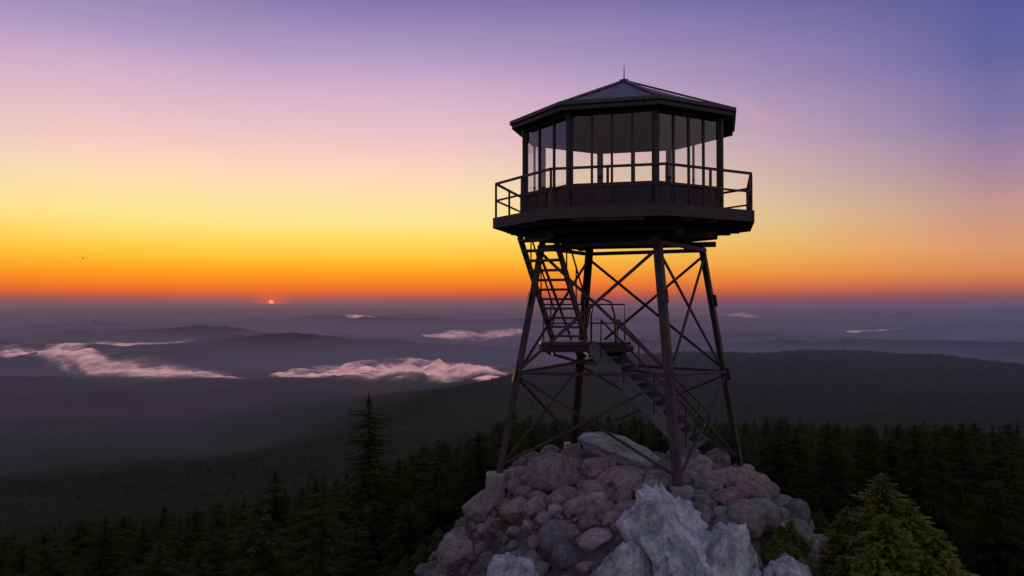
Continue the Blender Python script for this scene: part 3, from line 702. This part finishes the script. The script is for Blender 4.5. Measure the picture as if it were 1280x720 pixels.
r2=ramp(nt,rs([(0,(108,80,104)),(.008,(134,84,94)),(.02,(192,108,82)),(.035,(218,136,86)),(.06,(220,153,110)),(.10,(198,150,138)),(.15,(162,134,158)),(.2,(130,118,165)),(.26,(102,101,162)),(.36,(78,79,144)),(.5,(84,84,140)),(1,(126,126,164))]),z)
r3=ramp(nt,rs([(0,(110,96,118)),(.1,(172,150,162)),(.25,(196,180,187)),(.5,(154,150,172)),(1,(128,128,166))]),z)
d=sunside(nt,D_)
m1=N(nt,'ShaderNodeMapRange'); nt.links.new(d,m1.inputs[0]); m1.inputs[1].default_value=.66; m1.inputs[2].default_value=.98
m2=N(nt,'ShaderNodeMapRange'); m2.interpolation_type='SMOOTHSTEP'; nt.links.new(d,m2.inputs[0]); m2.inputs[1].default_value=-.5; m2.inputs[2].default_value=.6
c=mixc(nt,m1.outputs[0],r2.outputs[0],r1.outputs[0]); c=mixc(nt,m2.outputs[0],r3.outputs[0],c)
dd=nt.nodes.new('ShaderNodeVectorMath'); dd.operation='DISTANCE'; nt.links.new(D_,dd.inputs[0]); dd.inputs[1].default_value=SUN
ms=N(nt,'ShaderNodeMapRange'); nt.links.new(dd.outputs['Value'],ms.inputs[0]); ms.inputs[1].default_value=.0034; ms.inputs[2].default_value=.0020
mg=N(nt,'ShaderNodeMapRange'); mg.interpolation_type='SMOOTHSTEP'; nt.links.new(dd.outputs['Value'],mg.inputs[0]); mg.inputs[1].default_value=.03; mg.inputs[2].default_value=.0
c=mixc(nt,math_(nt,'MULTIPLY',mg.outputs[0],.35),c,lin((255,100,40)))
c=mixc(nt,ms.outputs[0],c,(1.2,.34,.09))
# thin faint pink arc in the sky
def dirpx(x,y): return Vector(((x-640)/F,1,(HY-y)/F)).normalized()
wd=dirpx(950,143); wa=dirpx(985,166)-dirpx(918,130); wa=(wa-wd*wa.dot(wd)).normalized(); wb=wd.cross(wa)
def dotc(vec,k):
    s=nt.nodes.new('ShaderNodeVectorMath'); s.operation='SUBTRACT'; nt.links.new(D_,s.inputs[0]); s.inputs[1].default_value=k
    n=nt.nodes.new('ShaderNodeVectorMath'); n.operation='DOT_PRODUCT'; nt.links.new(s.outputs[0],n.inputs[0]); n.inputs[1].default_value=vec; return n.outputs['Value']
uu=dotc(wa,wd); vv=math_(nt,'ADD',dotc(wb,wd),math_(nt,'MULTIPLY',math_(nt,'MULTIPLY',uu,uu),4.0))
g1=math_(nt,'EXPONENT',math_(nt,'MULTIPLY',math_(nt,'POWER',math_(nt,'DIVIDE',math_(nt,'ABSOLUTE',uu),.032),2.0),-1.0))
g2=math_(nt,'EXPONENT',math_(nt,'MULTIPLY',math_(nt,'POWER',math_(nt,'DIVIDE',math_(nt,'ABSOLUTE',vv),.006),2.0),-1.0))
fr=N(nt,'ShaderNodeMapRange'); dwd=nt.nodes.new('ShaderNodeVectorMath'); dwd.operation='DISTANCE'; nt.links.new(D_,dwd.inputs[0]); dwd.inputs[1].default_value=wd; nt.links.new(dwd.outputs['Value'],fr.inputs[0]); fr.inputs[1].default_value=.12; fr.inputs[2].default_value=.08
c=mixc(nt,math_(nt,'MULTIPLY',math_(nt,'MULTIPLY',math_(nt,'MULTIPLY',g1,g2),fr.outputs[0]),.42),c,lin((215,160,180)))
sky=N(nt,'ShaderNodeTexSky'); sky.sky_type='NISHITA'; sky.sun_disc=False; sky.sun_elevation=math.radians(1.2); sky.sun_rotation=SAZ
bg=N(nt,'ShaderNodeBackground'); nt.links.new(c,bg.inputs[0]); bg.inputs[1].default_value=1.0
b2=N(nt,'ShaderNodeBackground'); nt.links.new(sky.outputs[0],b2.inputs[0]); b2.inputs[1].default_value=.002
ad=N(nt,'ShaderNodeAddShader'); nt.links.new(bg.outputs[0],ad.inputs[0]); nt.links.new(b2.outputs[0],ad.inputs[1])
o=N(nt,'ShaderNodeOutputWorld'); nt.links.new(ad.outputs[0],o.inputs[0])
sl=bpy.data.lights.new('sun','SUN'); sl.energy=.45; sl.angle=math.radians(.5); sl.color=(1,.5,.25)
so=link(bpy.data.objects.new('sun',sl)); sd=Vector((math.sin(SAZ),math.cos(SAZ),math.sin(math.radians(1.2)))); so.rotation_euler=sd.to_track_quat('Z','Y').to_euler()

cam=bpy.data.cameras.new('camera'); cam.sensor_width=36; cam.lens=F/1280*36; cam.clip_end=200000; cam.clip_start=.1
co=link(bpy.data.objects.new('camera',cam)); co.location=(0,0,0); co.rotation_euler=(math.radians(90)+math.atan(18/F),0,0); S.camera=co
print('cand',len(cand),'boulders',cnt,'small',len(smallk))
